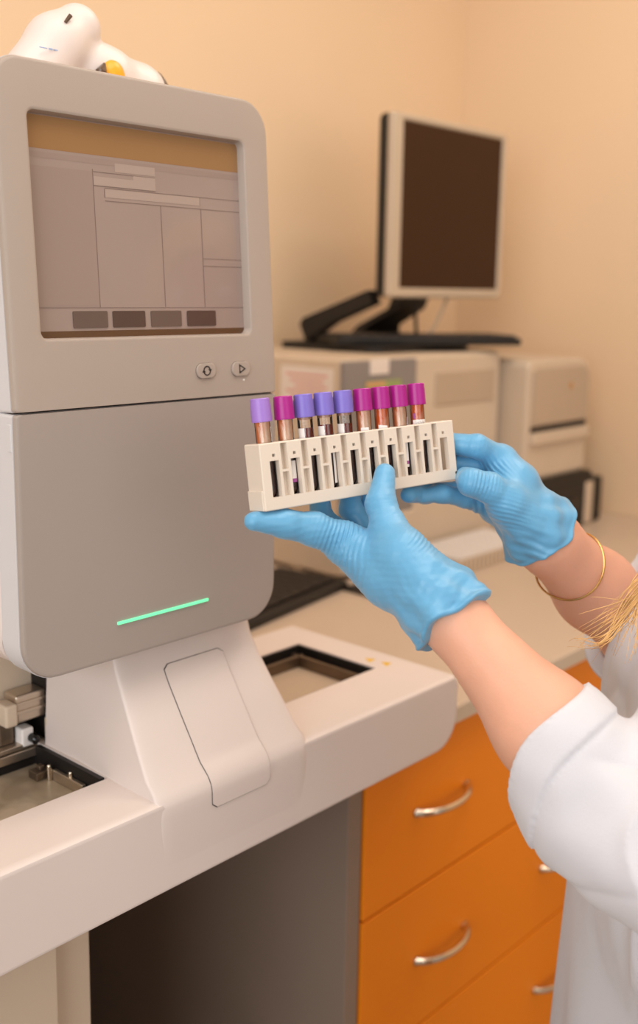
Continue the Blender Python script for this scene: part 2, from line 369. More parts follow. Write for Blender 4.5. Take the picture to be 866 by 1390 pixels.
# feet
# column with inclined front, flowing into the fascia
prof = [(.806, -.338), (.802, -.352), (.7975, -.366), (.785, -.388), (.768, -.4135), (.7525, -.436), (.7385, -.4565), (.7272, -.4668), (.7226, -.4740), (.7210, -.480), (.7207, -.490), (.7210, -.510), (.7217, -.532), (.7224, -.548)]
xs0 = lambda z: .595-.012*float(ss(-.36, -.478, z)); xs1 = lambda z: .776+.011*float(ss(-.36, -.478, z))
def colloop(x_off, side):
    f = xs0 if side < 0 else xs1
    pts = [(y, z) for y, z in prof]+[(.912, -.548), (.912, -.338)]
    out = []
    for k, (y, z) in enumerate(pts):
        yy = y+(abs(x_off)*.9 if k < len(prof) else 0)
        out.append((f(z)+side*(-abs(x_off)), yy, z))
    return out
E_ = [(.0, .0045), (.0012, .0022), (.0035, .0012), (.008, .0005), (.018, 0)]
loops = []
for ins, yo in E_:
    loops.append([(xs0(z)+ins, y+(yo if k < len(prof) else 0), z) for k, (y, z) in enumerate(prof+[(.912, -.548), (.912, -.338)])])
for ins, yo in E_[::-1]:
    loops.append([(xs1(z)-ins, y+(yo if k < len(prof) else 0), z) for k, (y, z) in enumerate(prof+[(.912, -.548), (.912, -.338)])])
col = obj('column', G().loft(loops), 'white', t, angle=50)
# service flap on the inclined face
_p = np.array(prof); SF = float(np.interp(.4985, -_p[:, 1], np.r_[0, np.cumsum(np.linalg.norm(np.diff(_p, axis=0), axis=1))]))
def along(x0, x1, s0, s1, off, m_, name, parent, rad=.006):
    P2 = np.array(prof); seg = np.r_[0, np.cumsum(np.linalg.norm(np.diff(P2, axis=0), axis=1))]
    def pt(s):
        y = np.interp(s, seg, P2[:, 0]); z = np.interp(s, seg, P2[:, 1]); y2 = np.interp(s+.004, seg, P2[:, 0]); z2 = np.interp(s+.004, seg, P2[:, 1]); y1 = np.interp(s-.004, seg, P2[:, 0]); z1 = np.interp(s-.004, seg, P2[:, 1])
        d = np.array([y2-y1, z2-z1]); d /= np.linalg.norm(d); return y, z, d[1], -d[0]
    rows = []; N = 34
    for k in range(N+1):
        s = s0+(s1-s0)*k/N; e = 0
        if s-s0 < rad: e = rad-math.sqrt(max(0, rad**2-(rad-(s-s0))**2))
        if s1-s < rad: e = rad-math.sqrt(max(0, rad**2-(rad-(s1-s))**2))
        y, z, ny, nz = pt(s)
        rows.append([(x0+e, y-abs(ny)*-0+ny*0, z), ] and [(x0+e, y+ny*(off-.002), z+nz*(off-.002)), (x0+e, y+ny*off, z+nz*off), (x1-e, y+ny*off, z+nz*off), (x1-e, y+ny*(off-.002), z+nz*(off-.002))])
    return obj(name, G().loft(rows), m_, parent, angle=40)
fl = along(.6490, .7275, .036, SF, .0010, 'white', 'service_flap', t)
along(.6483, .7282, .0353, SF+.0007, .0004, 'dark', 'flap_gap_shade', fl)  # dark rim around the flap: shade of its gap painted as colour
# sample transport seen in the two openings
obj('sample_tray', G().box(.192, .5835, .803, .93, -.500, -.4965, .0008), 'steel', t, label='brushed steel tray floor')
obj('guide_rail', G().box(.19, .5925, .918, .940, -.484, -.4745, .001).box(.19, .5925, .9205, .940, -.4735, -.4685, .001), 'metal', t)
obj('guide_rail', G().box(.19, .5925, .924, .940, -.4965, -.4855, .001), 'black', t, label='black lower rail')
obj('transport_beam', G().box(.5585, .594, .918, .942, -.444, -.414, .003).box(.5585, .594, .9165, .9185, -.434, -.430, .0006).box(.5585, .594, .9165, .9185, -.424, -.421, .0006), 'metal', t)
obj('end_block', G().box(.544, .5585, .914, .936, -.444, -.420, .003), 'cream', t)
obj('support_plate', G().box(.546, .562, .930, .940, -.468, -.444, .001), 'metald', t)
obj('pusher_block', G().box(.5655, .5795, .920, .936, -.4725, -.4525, .002), 'label', t)
kn = G(); kn.loft([[(.5765+r_*math.cos(a), y, -.4635+r_*math.sin(a)) for a in np.linspace(0, 6.283, 18, endpoint=False)] for r_, y in ((.0048, .921), (.0048, .911), (.0030, .909))])
obj('black_knob', kn, 'blackg', t)
obj('side_tab', G().box(.5885, .5915, .910, .914, -.4675, -.4435, .001), 'cream', t)
obj('inner_wall', G().box(.17, .598, .945, .975, -.445, -.342, .003), 'cream', t, label='cream inner wall behind the opening')
obj('dark_recess', G().box(.17, .599, .95, .978, -.50, -.445, .001), 'black', t)
obj('dark_gap_fill', G().box(.5935, .603, .913, .945, -.50, -.342, .001), 'black', t)  # black fill painted in for the shaded gap behind the column
obj('tray_latch', G().box(.5735, .5785, .828, .880, -.4965, -.4850, .001), 'metal', t)
obj('tray_latch', G().box(.560, .5785, .886, .902, -.4965, -.4880, .001).box(.566, .572, .890, .898, -.488, -.483, .001), 'metald', t)
obj('black_slot', G().box(.5790, .5845, .806, .917, -.4965, -.4728, .0005), 'black', t)
for (x, y) in ((.5775, .853), (.5715, .8815)):
    s_ = G().lathe([(.0028, -.4965), (.0028, -.482), (.0018, -.480)], 14, (x, y, 0)); obj('screw', s_, 'chrome', t)
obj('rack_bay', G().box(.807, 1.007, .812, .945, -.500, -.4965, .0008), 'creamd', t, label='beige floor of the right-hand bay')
obj('bay_liner', G().ring([rr for rr in [[(x, y, z) for x, y in rrect(.806+e, 1.008-e, .811+e, .946-e, .002, 3)] for e, z in ((0, -.497), (0, -.4735), (.003, -.4735), (.003, -.497))]]), 'black', t)
obj('bay_rail', G().box(.990, .996, .815, .942, -.4965, -.481, .001).box(.81, 1.0, .928, .934, -.4965, -.481, .001).box(.85, .86, .925, .94, -.4965, -.478, .001).box(.815, .835, .932, .942, -.4965, -.478, .001), 'metald', t)
for x, y in ((1.026, .836), (1.030, .812)):
    tr_ = [(x-.007, y-.006), (x+.007, y-.004), (x, y+.008)]
    obj('warning_sticker', G().loft([[(a, b2, z) for a, b2 in tr_] for z in (-.4722, -.4717)]), 'yellow', t, label='small yellow triangle sticker')
obj('rear_body', G().box(.17, .80, .98, 1.25, CT+.003, -.33, .012), 'white', t)
obj('foot', G().lathe([(.014, CT), (.014, CT+.004)], 16, (1.0, .83, 0)), 'black', t)
obj('foot', G().lathe([(.014, CT), (.014, CT+.004)], 16, (.25, .83, 0)), 'black', t)

# ---------------- scanner lying on the tower
SZ = .1768
t = thing('barcode_scanner', 'white handheld barcode scanner lying on top of the grey analyser tower', 'barcode scanner', (.68, .93, SZ))
def fsc(P):
    h = chain(P, [(.600, .93, .190), (.634, .93, .230), (.659, .93, .2490)], [.0275, .0275, .0235], .01)
    n = chain(P, [(.655, .932, .225), (.690, .935, .208), (.740, .938, .198), (.764, .94, .195)], [.020, .029, .028, .020], .02)
    d = smin(h, n, .008); d = np.maximum(d, .0005+SZ-P[..., 2])
    return d
v_, f_ = nets(fsc, (.55, .88, .155), (.81, .99, .30), .0022)
bd = obj('scanner_body', (v_, f_), 'white', t, angle=None)
obj('trigger', nets(lambda P: ell(P, (.6835, .906, .205), (.014, .010, .016)), (.66, .88, .18), (.71, .93, .23), .002), 'amber', t, angle=None)
obj('scan_window', G().tube([(.664, .902, .198), (.6665, .901, .206), (.673, .9045, .2155)], [.004, .006, .0015], 12), 'lens', t)
cn = np.array([.93, .15, -.28]); cn /= np.linalg.norm(cn)
obj('end_cap', nets(lambda P: np.maximum(np.maximum(fsc(P)-.0012, -((P-np.array([.752, .938, .215]))@cn)), .0005+SZ-P[..., 2]), (.72, .89, .16), (.81, .985, .25), .0018), 'lens', t, angle=None, label='dark brown rear cover')
obj('vent_slot', G().tube([(.6285, .9045, .246), (.634, .9035, .253)], [.0016, .0022], 8), 'lens', t)
obj('logo_print', G().box(.598, .606, .9020, .9030, .2180, .2188).box(.608, .612, .9022, .903, .2178, .2192).box(.6135, .6215, .9025, .9032, .2180, .2190), 'blueink', t)

# ================================================================== BACKGROUND DEVICES
UX0, UX1, UY0, UY1, UZ = 1.537, 2.078, 1.336, 1.765, -.131
t = thing('bench_analyzer', 'large cream cabinet shaped analyser standing beneath the computer monitor', 'laboratory machine', (1.8, 1.55, CT))
obj('housing', G().box(UX0, UX1, UY0+.004, UY1, CT+.006, UZ, .008), 'cream', t)
obj('grey_fascia', G().box(UX0+.001, 1.763, UY0-.004, UY0+.02, CT+.012, UZ-.004, .004), 'bluegrey', t, label='blue grey left part of the front')
obj('front_door', G().box(1.767, UX1-.001, UY0-.003, UY0+.02, CT+.012, UZ-.004, .004), 'cream', t)
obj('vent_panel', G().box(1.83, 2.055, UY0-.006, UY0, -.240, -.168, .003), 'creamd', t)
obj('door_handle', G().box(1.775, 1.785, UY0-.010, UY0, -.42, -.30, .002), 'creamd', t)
obj('sticker', G().box(1.612, 1.671, UY0-.0055, UY0-.0035, -.163, -.133, .0004), 'paper', t, label='white square sticker')
lg = obj('printed_label', G().box(1.600, 1.712, UY0-.0055, UY0-.0035, -.200, -.176, .0004), 'lgreen', t, label='green and orange printed label')
obj('label_stripe', G().box(1.60, 1.66, UY0-.0062, UY0-.005, -.186, -.178), 'tape', lg)
ps = obj('paper_notice', G().box(UX0-.0012, UX0+.0002, 1.36, 1.50, -.235, -.150, .0003), 'paper', t, label='white paper with red print')
for k in range(6):
    obj('print_line', G().box(UX0-.0018, UX0-.001, 1.375+.01*(k % 2), 1.485-.012*(k % 3), -.168-.011*k, -.164-.011*k), 'pink', ps)
obj('foot', G().box(UX0+.02, UX0+.05, UY0+.02, UY0+.05, CT, CT+.008), 'black', t)
obj('foot', G().box(UX1-.05, UX1-.02, UY0+.02, UY0+.05, CT, CT+.008), 'black', t)
obj('lower_module', G().box(UX0-.002, 1.767, UY0-.010, UY0+.02, CT+.012, CT+.115, .004), 'cream', t)

# monitor
t = thing('computer_monitor', 'silver framed flat computer monitor with a blank dark screen on a black stand', 'monitor', (1.98, 1.56, UZ))
mx0, mx1, mz0, mz1, my = 1.796, 2.226, -.015, .366, 1.436
def mo(y, e): return [(x, y, z) for x, z in rrect(mx0+e, mx1-e, mz0+e, mz1-e, .008, 5)]
def mi(y, e): return [(x, y, z) for x, z in rrect(mx0+.036-e, mx1-.017+e, mz0+.021-e, mz1-.014+e, .002, 5)]
obj('frame', G().ring([mo(my+.014, 0), mo(my+.004, 0), mo(my, .004), mi(my, .003), mi(my+.003, 0), mi(my+.014, 0)]), 'mon', t)
obj('screen', G().box(mx0+.03, mx1-.012, my+.003, my+.008, mz0+.015, mz1-.008), 'monscr', t)
obj('back_shell', G().loft([mo(my+.0142, .0005), mo(my+.034, .0015), mo(my+.042, .006), [(x, my+.062, z) for x, z in rrect(mx0+.05, mx1-.05, mz0+.05, mz1-.05, .02, 5)]]), 'black', t)
st = G()
for x in (1.985,):
    st.loft([[(x-w, y, z), (x+w, y, z), (x+w, y+.03, z+.0), (x-w, y+.03, z)] for w, y, z in ((.085, 1.62, UZ+.015), (.06, 1.60, UZ+.05), (.05, 1.52, -.04), (.05, 1.475, .06), (.05, 1.47, .14))])
obj('stand_neck', st, 'black', t)
obj('stand_base', G().loft([[(x, y, z) for x, y in rrect(1.74, 2.10, 1.42, 1.72, .04, 6)] for z in (UZ, UZ+.014)]), 'black', t)
br = G()
br.loft([[(1.800+d, y, z) for y, z in ((1.68, UZ+.012), (1.70, UZ+.052), (1.690, UZ+.066), (1.50, -.000), (1.485, -.028), (1.60, UZ+.06))] for d in (0, .03)])
obj('stand_arm', br, 'black', t)
obj('cable', G().tube([(1.905, 1.452, -.006), (1.918, 1.458, -.045), (1.932, 1.465, -.085), (1.955, 1.475, -.108), (1.99, 1.50, -.112)], .004, 8), 'black', t)
obj('cable', G().tube([(2.035, 1.452, -.006), (2.015, 1.456, -.045), (1.992, 1.460, -.082), (1.975, 1.475, -.108)], .0035, 8), 'creamd', t)
def keyboard(name, label, c, ang, z, w=.44, d=.15, th=.016):
    cs, sn = math.cos(ang), math.sin(ang)
    f = lambda p: (c[0]+p[0]*cs-p[1]*sn, c[1]+p[0]*sn+p[1]*cs, z+p[2])
    t = thing(name, label, 'keyboard', (c[0], c[1], z))
    obj('case', G().loft([[(x, y, zz) for x, y in rrect(-w/2+e, w/2-e, -d/2+e, d/2-e, .008, 5)] for zz, e in ((0, .002), (.003, 0), (th-.003, 0), (th, .003))]).xf(f), 'black', t)
    kk = G()
    for r in range(6):
        n = 18 if r < 5 else 12; yy = d/2-.016-r*.0225
        for k in range(n):
            x0 = -w/2+.012+k*(w-.024)/n; x1 = x0+(w-.024)/n-.003
            if r == 5 and k in (4, 5, 6): continue
            kk.box(x0, x1, yy-.0185, yy, th-.001, th+.006, .0012)
        if r == 5: kk.box(-w/2+.012+4*(w-.024)/12, -w/2+.012+7*(w-.024)/12-.003, yy-.0185, yy, th-.001, th+.006, .0012)
    k_ = obj('keycaps', kk.xf(f), 'key', t); k_['kind'] = 'stuff'
    return t
keyboard('keyboard', 'black keyboard lying under the monitor on the cream machine', (1.940, 1.462), math.radians(-30), UZ+.0142)
keyboard('keyboard', 'black keyboard on the worktop directly behind the analyser tower', (1.275, 1.335), math.radians(10), CT, .46, .17)

# mouse pad
t = tag(obj('mouse_pad', G().loft([[(x, y, z) for x, y in rrect(1.495, 1.66, 1.145, 1.30, .016, 5)] for z in (CT+.0002, CT+.006)]), 'black'), 'small black mouse pad on the worktop behind the gloved palm', 'mouse pad')
tag(obj('cable', G().tube([(1.545, 1.47, CT+.004), (1.52, 1.40, CT+.004), (1.500, 1.36, CT+.004), (1.515, 1.325, CT+.004), (1.50, 1.30, CT+.009), (1.53, 1.28, CT+.009)], .003, 8), 'creamd'), 'thin beige cable beside the black mouse pad', 'cable')

# perforated tray
t = thing('perforated_rack', 'low white rack with a perforated grid top on the worktop behind the hands', 'rack', (1.85, 1.27, CT))
x0, x1, y0, y1 = 1.740, 2.02, 1.195, 1.318; zt_ = CT+.036
body = G().box(x0, x1, y0, y1, CT, zt_-.004, .003)
obj('box', body, 'cream', t)
gr = G()
nx, ny = 14, 8
for i in range(nx+1): gr.box(x0+(x1-x0-.003)*i/nx, x0+(x1-x0-.003)*i/nx+.003, y0, y1, zt_-.004, zt_)
for j in range(ny+1): gr.box(x0, x1, y0+(y1-y0-.003)*j/ny, y0+(y1-y0-.003)*j/ny+.003, zt_-.0042, zt_+.0002)
obj('grid_top', gr, 'label', t)
rb = G()
for i in range(1, 18): rb.box(x0+(x1-x0)*i/18-.0015, x0+(x1-x0)*i/18+.0015, y0-.0025, y0+.001, CT+.004, zt_-.008)
obj('front_ribs', rb, 'creamd', t)

# printer
t = thing('laser_printer', 'cream desktop printer with black paper tray at the right wall', 'printer', (2.25, 1.42, CT))
PX0, PX1, PY = 2.098, 2.385, 1.27
pr = G()
pr.loft([[(x, y, z) for x, z in rrect(PX0+e, PX1-e, -.425+e*.3, -.150-e, [.045, .02, .004, .004], 8)] for y, e in ((PY, .010), (PY+.003, .004), (PY+.012, 0), (1.62, 0), (1.64, .012))])
obj('housing', pr, 'cream', t)
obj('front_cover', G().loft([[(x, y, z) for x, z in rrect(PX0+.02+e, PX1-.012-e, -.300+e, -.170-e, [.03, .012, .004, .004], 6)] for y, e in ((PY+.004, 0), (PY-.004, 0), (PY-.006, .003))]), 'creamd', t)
obj('output_lip', G().box(PX0+.018, PX1-.01, PY-.012, PY+.01, -.345, -.318, .004), 'cream', t)
obj('paper_slot', G().box(PX0+.018, PX1-.015, PY-.003, PY+.01, -.316, -.303, .001), 'dark', t)
obj('emblem', G().box(2.275, 2.287, PY-.008, PY-.005, -.222, -.208, .001), 'gold', t)
obj('base', G().box(PX0+.005, PX1-.006, PY+.01, 1.60, CT+.004, -.424, .006), 'cream', t)
obj('paper_tray', G().box(2.155, 2.455, PY-.015, 1.50, CT+.002, -.452, .006).box(2.155, 2.40, PY-.012, 1.5, -.455, -.432, .004), 'black', t, label='black paper tray')
obj('tray_divider', G().box(2.365, 2.402, PY-.018, PY+.02, CT+.004, -.458, .002), 'cream', t, label='cream vertical strip')
obj('tray_slot', G().box(2.285, 2.34, PY-.0165, PY, -.53, -.49, .002), 'blackg', t)

# ================================================================== TUBE RACK
BL = at(361, 695, .868); BR = at(622, 650.5, .992); TLc = at(361, 603, .868); TRc = at(622, 568, .992)
u = (BR-BL); RL = np.linalg.norm(u); u /= RL
vz = (TLc-BL)+(TRc-BR); vz -= u*(vz@u); vz /= np.linalg.norm(vz); wd = np.cross(vz, u); wd /= np.linalg.norm(wd)
RH = .0555; RT = .0235
RM = Matrix.Identity(4)
for i in range(3):
    RM[i][0] = u[i]; RM[i][1] = wd[i]; RM[i][2] = vz[i]; RM[i][3] = BL[i]
RM[2][3] += EYE
t = thing('tube_rack', 'cream ten-slot test tube rack held up by two blue gloved hands', 'test tube rack', mw=RM)
body = obj('rack_body', G().box(0, RL, 0, RT, 0, RH, .0012), 'rack', t, local=True)
pit = RL*.0985; 
sx = [RL*(.0615+.0972*i) for i in range(10)]
def cutter(fn):
    c = G()
    fn(c); o = obj('cutter', c, 'rack', t, local=True); boolean(body, o)
def bores(c):
    for x in sx: c.lathe([(.0079, .0075), (.0079, RH+.01)], 26, (x, RT/2, 0))
def windows(c):
    for x in sx: c.box(x-.0046, x+.0046, -.01, RT/2, .0105, .0405)
def backwin(c):
    for x in sx: c.box(x-.0040, x+.0040, RT/2, RT+.01, .0105, .0405)
def holes(c):
    for x in sx: c.box(x-.0014, x+.0014, -.01, .009, .0438, .0462)
def pocks(c):
    for i in range(9):
        x = (sx[i]+sx[i+1])/2
        c.box(x-.0031, x+.0031, -.01, .0062, .0325, .0542); c.box(x-.0031, x+.0031, -.01, .0050, .0105, .0305)
cutter(bores); cutter(windows); cutter(holes); cutter(pocks)
obj('end_flange', G().box(-.0016, .0005, .001, RT-.001, .0005, .017, .0006), 'rack', t, local=True)
obj('peg', G().box(RL-.0028, RL+.0004, -.0006, .002, .0052, .0076, .0004), 'peg', t, local=True)

SPEC = [  # cap, exposed contents, height step, label kind
 ('l', 'smear'), ('m', 'smear'), ('v', 'blood'), ('v', 'blood'), ('v', 'blood'), ('m', 'smear'), ('m', 'smear2'), ('m', 'smear'), ('m', 'smear2')]
ORD = ['sealed with a pale lilac cap, at the left end of the rack', 'with a magenta cap, beside the lilac capped tube at the left end', 'with a violet cap, leftmost of the three violet ones', 'with a violet cap, middle of the three violet ones', 'with a violet cap, rightmost of the three violet ones',
       'with a magenta cap, right beside the violet capped tubes', 'with a magenta cap and orange streaks, second right of the violet caps', 'with a magenta cap and a purple printed label strip', 'with a magenta cap and white label band, nearest the empty slot']
for i, (cp, content) in enumerate(SPEC):
    Rl = random.uniform(-.6, .6)
    tilt = Matrix.Rotation(math.radians([-.3, 1.3, 1.1, 1.2, 1.4, 1.9, 1.7, 1.6, 2.2][i]), 4, 'Y')
    mt = RM @ Matrix.Translation((sx[i], RT/2, .0082)) @ tilt
    t = thing('blood_tube', 'glass blood tube '+ORD[i], 'test tube', mw=mt, group='capped blood tubes in the rack')
    TT = .0647                                # height of the glass rim above the tube foot
    obj('glass', G().lathe([(.0001, 0), (.003, .0008), (.0056, .003), (.0066, .0065), (.0066, TT+.004)], 32), 'glass', t, local=True)
    if content == 'blood':
        obj('blood_column', G().lathe([(.0001, .001), (.0052, .0035), (.0060, .007), (.0060, .0545), (.0001, .0547)], 28), 'blood', t, local=True)
        obj('blood_film', G().lathe([(.00605, .0475), (.00607, .0555+.001*(i % 2)), (.0001, .0557+.001*(i % 2))], 28), 'bloodtop', t, local=True, label='bright red top of the blood')
        obj('stopper', G().lathe([(.0056, .0625), (.0060, TT), (.0060, TT+.003)], 24), 'pinkhaze', t, local=True)
    else:
        obj('blood_column', G().lathe([(.0001, .001), (.0052, .0035), (.0060, .007), (.0060, .0440), (.0001, .0442)], 28), 'blood', t, local=True)
        obj('blood_smear', G().lathe([(.0060, .0443), (.0060, TT+.002)], 28), content, t, local=True, label='orange brown smears on the inner wall')
    rp = {'l': 24, 'm': 28, 'v': 44}[cp]; rb_ = {'l': .00025, 'm': .0001, 'v': .0003}[cp]
    r0, h0 = .0084, .0195
    cprof = [(.0068, TT-.0002), (r0+.0001, TT), (r0+.0002, TT+.001), (r0+.0002, TT+.0022), (r0, TT+.003), (r0-.0002, TT+.014), (r0-.0003, TT+.0155), (r0-.0004, TT+h0-.0008), (r0-.0012, TT+h0), (r0-.0026, TT+h0), (r0-.003, TT+h0-.003), (.0001, TT+h0-.003)]
    obj('cap', G().lathe(cprof, rp*2, (0, 0, 0), (lambda k: 4 <= k <= 5, rb_)), M['cap_'+cp], t, local=True, angle=40)
    def patch(name, a0, a1, z0, z1, m_, r=.00675, pa=t, n=8, cut=0.):
        an = np.radians(np.linspace(a0, a1, n)); gq = G()
        top = lambda k: z1-(cut*k/(n-1))
        gq.loft([[(rr*math.cos(a), rr*math.sin(a), z) for k, a in enumerate(an) for z in (z0,)]+[(rr*math.cos(a), rr*math.sin(a), top(n-1-k)) for k, a in enumerate(an[::-1])] for rr in (r, r+.00012)])
        return obj(name, gq, m_, pa, local=True, smooth=False)
    # local -Y faces the viewer (angle 270)
    if i == 0:
        q = patch('barcode_strip', 306, 322, .046, .060, 'label')
        for k in range(9): patch('barcode_bar', 308, 320, .0468+.0014*k, .0474+.0014*k, 'ink', .00690, q, 4)
        patch('label', 225, 248, .006, .018, 'label')
    if i in (2, 3, 4): patch('label', 165, 226, .040, .0555, 'label')
    if i in (3,): patch('printed_label', 275, 315, .006, .034, 'label')
    if i == 1:
        q = patch('label', 215, 300, .013, .030, 'label'); patch('label_band', 215, 300, .012, .015, 'label_p', .0069, q)
    if i == 5: patch('label', 205, 268, .0440, .0498, 'label')
    if i == 6: patch('label', 200, 272, .0440, .0505, 'label', cut=.0012)
    if i == 7:
        q = patch('label', 300, 345, .0440, .0550, 'label'); patch('purple_print', 308, 330, .046, .0535, 'label_p', .0069, q)
        q = patch('lower_label', 225, 285, .010, .034, 'label'); patch('purple_band', 225, 285, .0125, .0155, 'label_p', .0069, q)
    if i == 8:
        patch('label', 190, 350, .0435, .0510, 'label'); q = patch('purple_print', 196, 212, .052, .057, 'label_p', .00692)
        patch('lower_label', 200, 262, .014, .034, 'label', cut=-.004)

# ================================================================== PERSON
A = at
PER = t = thing('person', 'person in a white short coat wearing blue gloves and lifting the tube rack', 'person', (1.02, .42, FL))
LW, LE, LS = A(614, 838, .868), A(882, 1152, .802), A(1130, 680, .885)
RW, RE, RS = A(742, 733, 1.02), A(868, 862, 1.13), A(1085, 575, 1.22)
fwd = -RC @ np.array([1, 0, 0.]); fwd[2] = 0; fwd /= np.linalg.norm(fwd); lat = np.array([fwd[1], -fwd[0], 0])   # fwd: where she faces; lat: to her right
if lat @ (RS-LS) < 0: lat = -lat
mid = (LS+RS)/2
neck = mid-fwd*.01+np.array([0, 0, .035]); head = neck+fwd*.035+np.array([0, 0, .15])
chest = mid+np.array([0, 0, -.13]); waist = A(985, 930, 1.03); hip = A(965, 1160, 1.03)
AXT = np.array([fwd, lat, [0, 0, 1]])
def flat(P, c, s):                            # squash across the body
    q = P-c; return q-np.outer(q@lat, lat).reshape(q.shape)*(1-s) if q.ndim == 2 else q
def tors(P, grow=0., k=.05):
    c = chest; q = P-c; ql = q@lat; Q = q-(ql*(1-.62))[:, None]*lat
    pts = [mid-c+np.array([0, 0, -.045]), np.zeros(3), waist-c, hip-c]
    return chain(Q, pts, [.075+grow, .108+grow, .092+grow, .118+grow], .06)
footL = np.array([hip[0], hip[1], FL])-lat*.10; footR = footL+lat*.2
def fbody(P):
    d = tors(P, -.008)
    d = smin(d, cap(P, mid-np.array([0, 0, .02]), head-np.array([0, 0, .04]), .058, .052), .03)
    hd = ell(P, head, (.095, .074, .112), AXT); hd = smin(hd, ell(P, head+fwd*.03-np.array([0, 0, .06]), (.062, .055, .058), AXT), .03)
    hd = smin(hd, cap(P, head+fwd*.088+[0, 0, .012], head+fwd*.108-[0, 0, .022], .006, .011), .010)       # nose
    hd = smin(hd, ell(P, head+fwd*.088-[0, 0, .052], (.012, .024, .010), AXT), .008)                        # mouth
    for s in (-1, 1):
        hd = smin(hd, ell(P, head+lat*s*.075-fwd*.005+[0, 0, -.005], (.02, .008, .032), AXT), .006)
        e = ell(P, head+fwd*.095+lat*s*.032+[0, 0, .008], (.016, .018, .012), AXT); hd = -smin(-hd, e, .010)
    d = smin(d, hd, .02)
    for S, E2, W, H2, r in ((LS, LE, LW, A(560, 775, .895), (.050, .040, .0245, .020)), (RS, RE, RW, A(700, 680, 1.0), (.050, .039, .0285, .02))):
        mdl = E2+(W-E2)*.5
        a = chain(P, [S, E2], [r[0], r[1]], .01)
        a = smin(a, chain(P, [E2, mdl, W, W+(H2-W)*.35], [r[1]-.002, r[1]-.0005, r[2], .019], .02), .018)
        d = smin(d, a, .02)
    for s, ft in ((-1, footL), (1, footR)):
        hp = hip+lat*s*.08-np.array([0, 0, .03]); kn_ = (hp+ft)/2+fwd*.02; kn_[2] = (hp[2]+FL)/2-.02; an = ft+np.array([0, 0, .08])
        d = smin(d, chain(P, [hp, kn_, an], [.088, .055, .036], .03), .03)
        d = smin(d, cap(P, an-[0, 0, .045], ft+fwd*.14+[0, 0, .025], .034, .022), .02)
    return d
bv, bf = nets(fbody, (.45, -.45, FL-.02), (1.75, 1.15, .36), .0055)
obj('body', (bv, bf), 'skin', t, angle=None)
for s in (-1, 1):
    e = head+fwd*.0825+lat*s*.032+[0, 0, .008]; eb = obj('eye', nets(lambda P: ell(P, e, (.0115,)*3), e-.02, e+.02, .002), 'eyew', t, angle=None)
    e2 = e+fwd*.0085-[0, 0, .002]; obj('iris', nets(lambda P: ell(P, e2, (.0045,)*3), e2-.01, e2+.01, .001), 'iris', eb, angle=None)
obj('lips', nets(lambda P: ell(P, head+fwd*.0935-[0, 0, .053], (.007, .020, .006), AXT), head-.14, head+.14, .002), 'lip', t, angle=None)

# coat: torso, skirt and elbow-length sleeves with turned cuffs
def sleeve(P, S, E2, W, f0, rs, seed, band, droop=False):
    ax = (W-E2); La = np.linalg.norm(ax); ax = ax/La; op = E2+ax*La*f0
    s = (P-op)@ax
    up = np.array([0, 0, 1.])-ax*ax[2]; up /= np.linalg.norm(up); sd = np.cross(ax, up)
    arm = chain(P, [S+np.array([0, 0, .004]), E2-(W-E2)*.02, op-ax*.02, op+ax*.03], [rs[0], rs[1], rs[2]+.004, rs[2]], .02)
    q = (P-op); th = np.arctan2(q@up, q@sd)
    qu = q@up; s = s+(.55*np.log1p(np.exp(-(qu-.004)*90))/90 if droop else 0)
    if droop: arm = smin(arm, chain(P, [op-up*.016-ax*.010, op-up*.020-ax*.07, E2-up*.004], [.038, .046, .052], .02), .02)
    fold = .0045*np.sin(th*2+s*38+seed)*np.exp(-((s+.14)/.07)**2)+.0028*np.sin(s*75+2.2*np.sin(th*2+seed))*np.exp(-((s+.16)/.07)**2)+.0034*fnoise(P, 20, seed)+.0016*fnoise(P*np.array([1, 1, .6]), 55, seed+3)
    fold = fold+.0050*(1-np.abs(np.sin(th*1.0+s*21+.7*fnoise(P, 18, seed+7))))**4-.0030*(1-np.abs(np.sin(th*1.5-s*26+.9*fnoise(P, 15, seed+8)+1)))**4
    arm = arm-fold*ss(-band, -band-.03, s)-.0008*fnoise(P, 40, seed+5)-.0022*ss(-band-.0015, -band+.0015, s)+.0010*np.exp(-((s+band+.002)/.0022)**2)+.0009*np.exp(-((s+.004)/.0012)**2)
    edge = s-.0020*np.sin(th*2+seed)
    arm = np.maximum(arm, edge)
    inn = cap(P, op-ax*.10, op+ax*.03, rs[2]-.006, rs[2]-.0040)
    if droop: inn = smin(inn, cap(P, op-up*.016-ax*.035, op-up*.014+ax*.02, .026, .0355), .01)
    return -smin(-arm, inn, .001)
def fcoat(P):
    q = P-hip; d = tors(P, .010)-.0055*(1-np.abs(np.sin(P@lat*14+P[:, 2]*9+.9*fnoise(P, 9, 6))))**5+.004*(1-np.abs(np.sin(P@fwd*20-P[:, 2]*14+.9*fnoise(P, 9, 8))))**4-.004*fnoise(P*np.array([1, 1, .6]), 17, 3)-.0028*fnoise(P*np.array([1, 1, .3]), 45, 5)
    c = hip; ql = (P-c)@lat; Q = (P-c)-(ql*(1-.66))[:, None]*lat
    sk = chain(Q, [np.zeros(3)-[0, 0, .02], np.array([0, 0, -.36])], [.126, .135], .03)+.005*np.sin(np.arctan2(ql, (P-c)@fwd)*7)*ss(hip[2], hip[2]-.3, P[:, 2])
    d = smin(d, sk, .03)
    d = np.maximum(d, (hip[2]-.34)-P[:, 2])
    d = np.maximum(d, -ell(P, mid+fwd*.07+[0, 0, .045], (.085, .085, .11), AXT))
    d = np.maximum(d, -cap(P, mid, mid+[0, 0, .2], .062, .062))
    return d
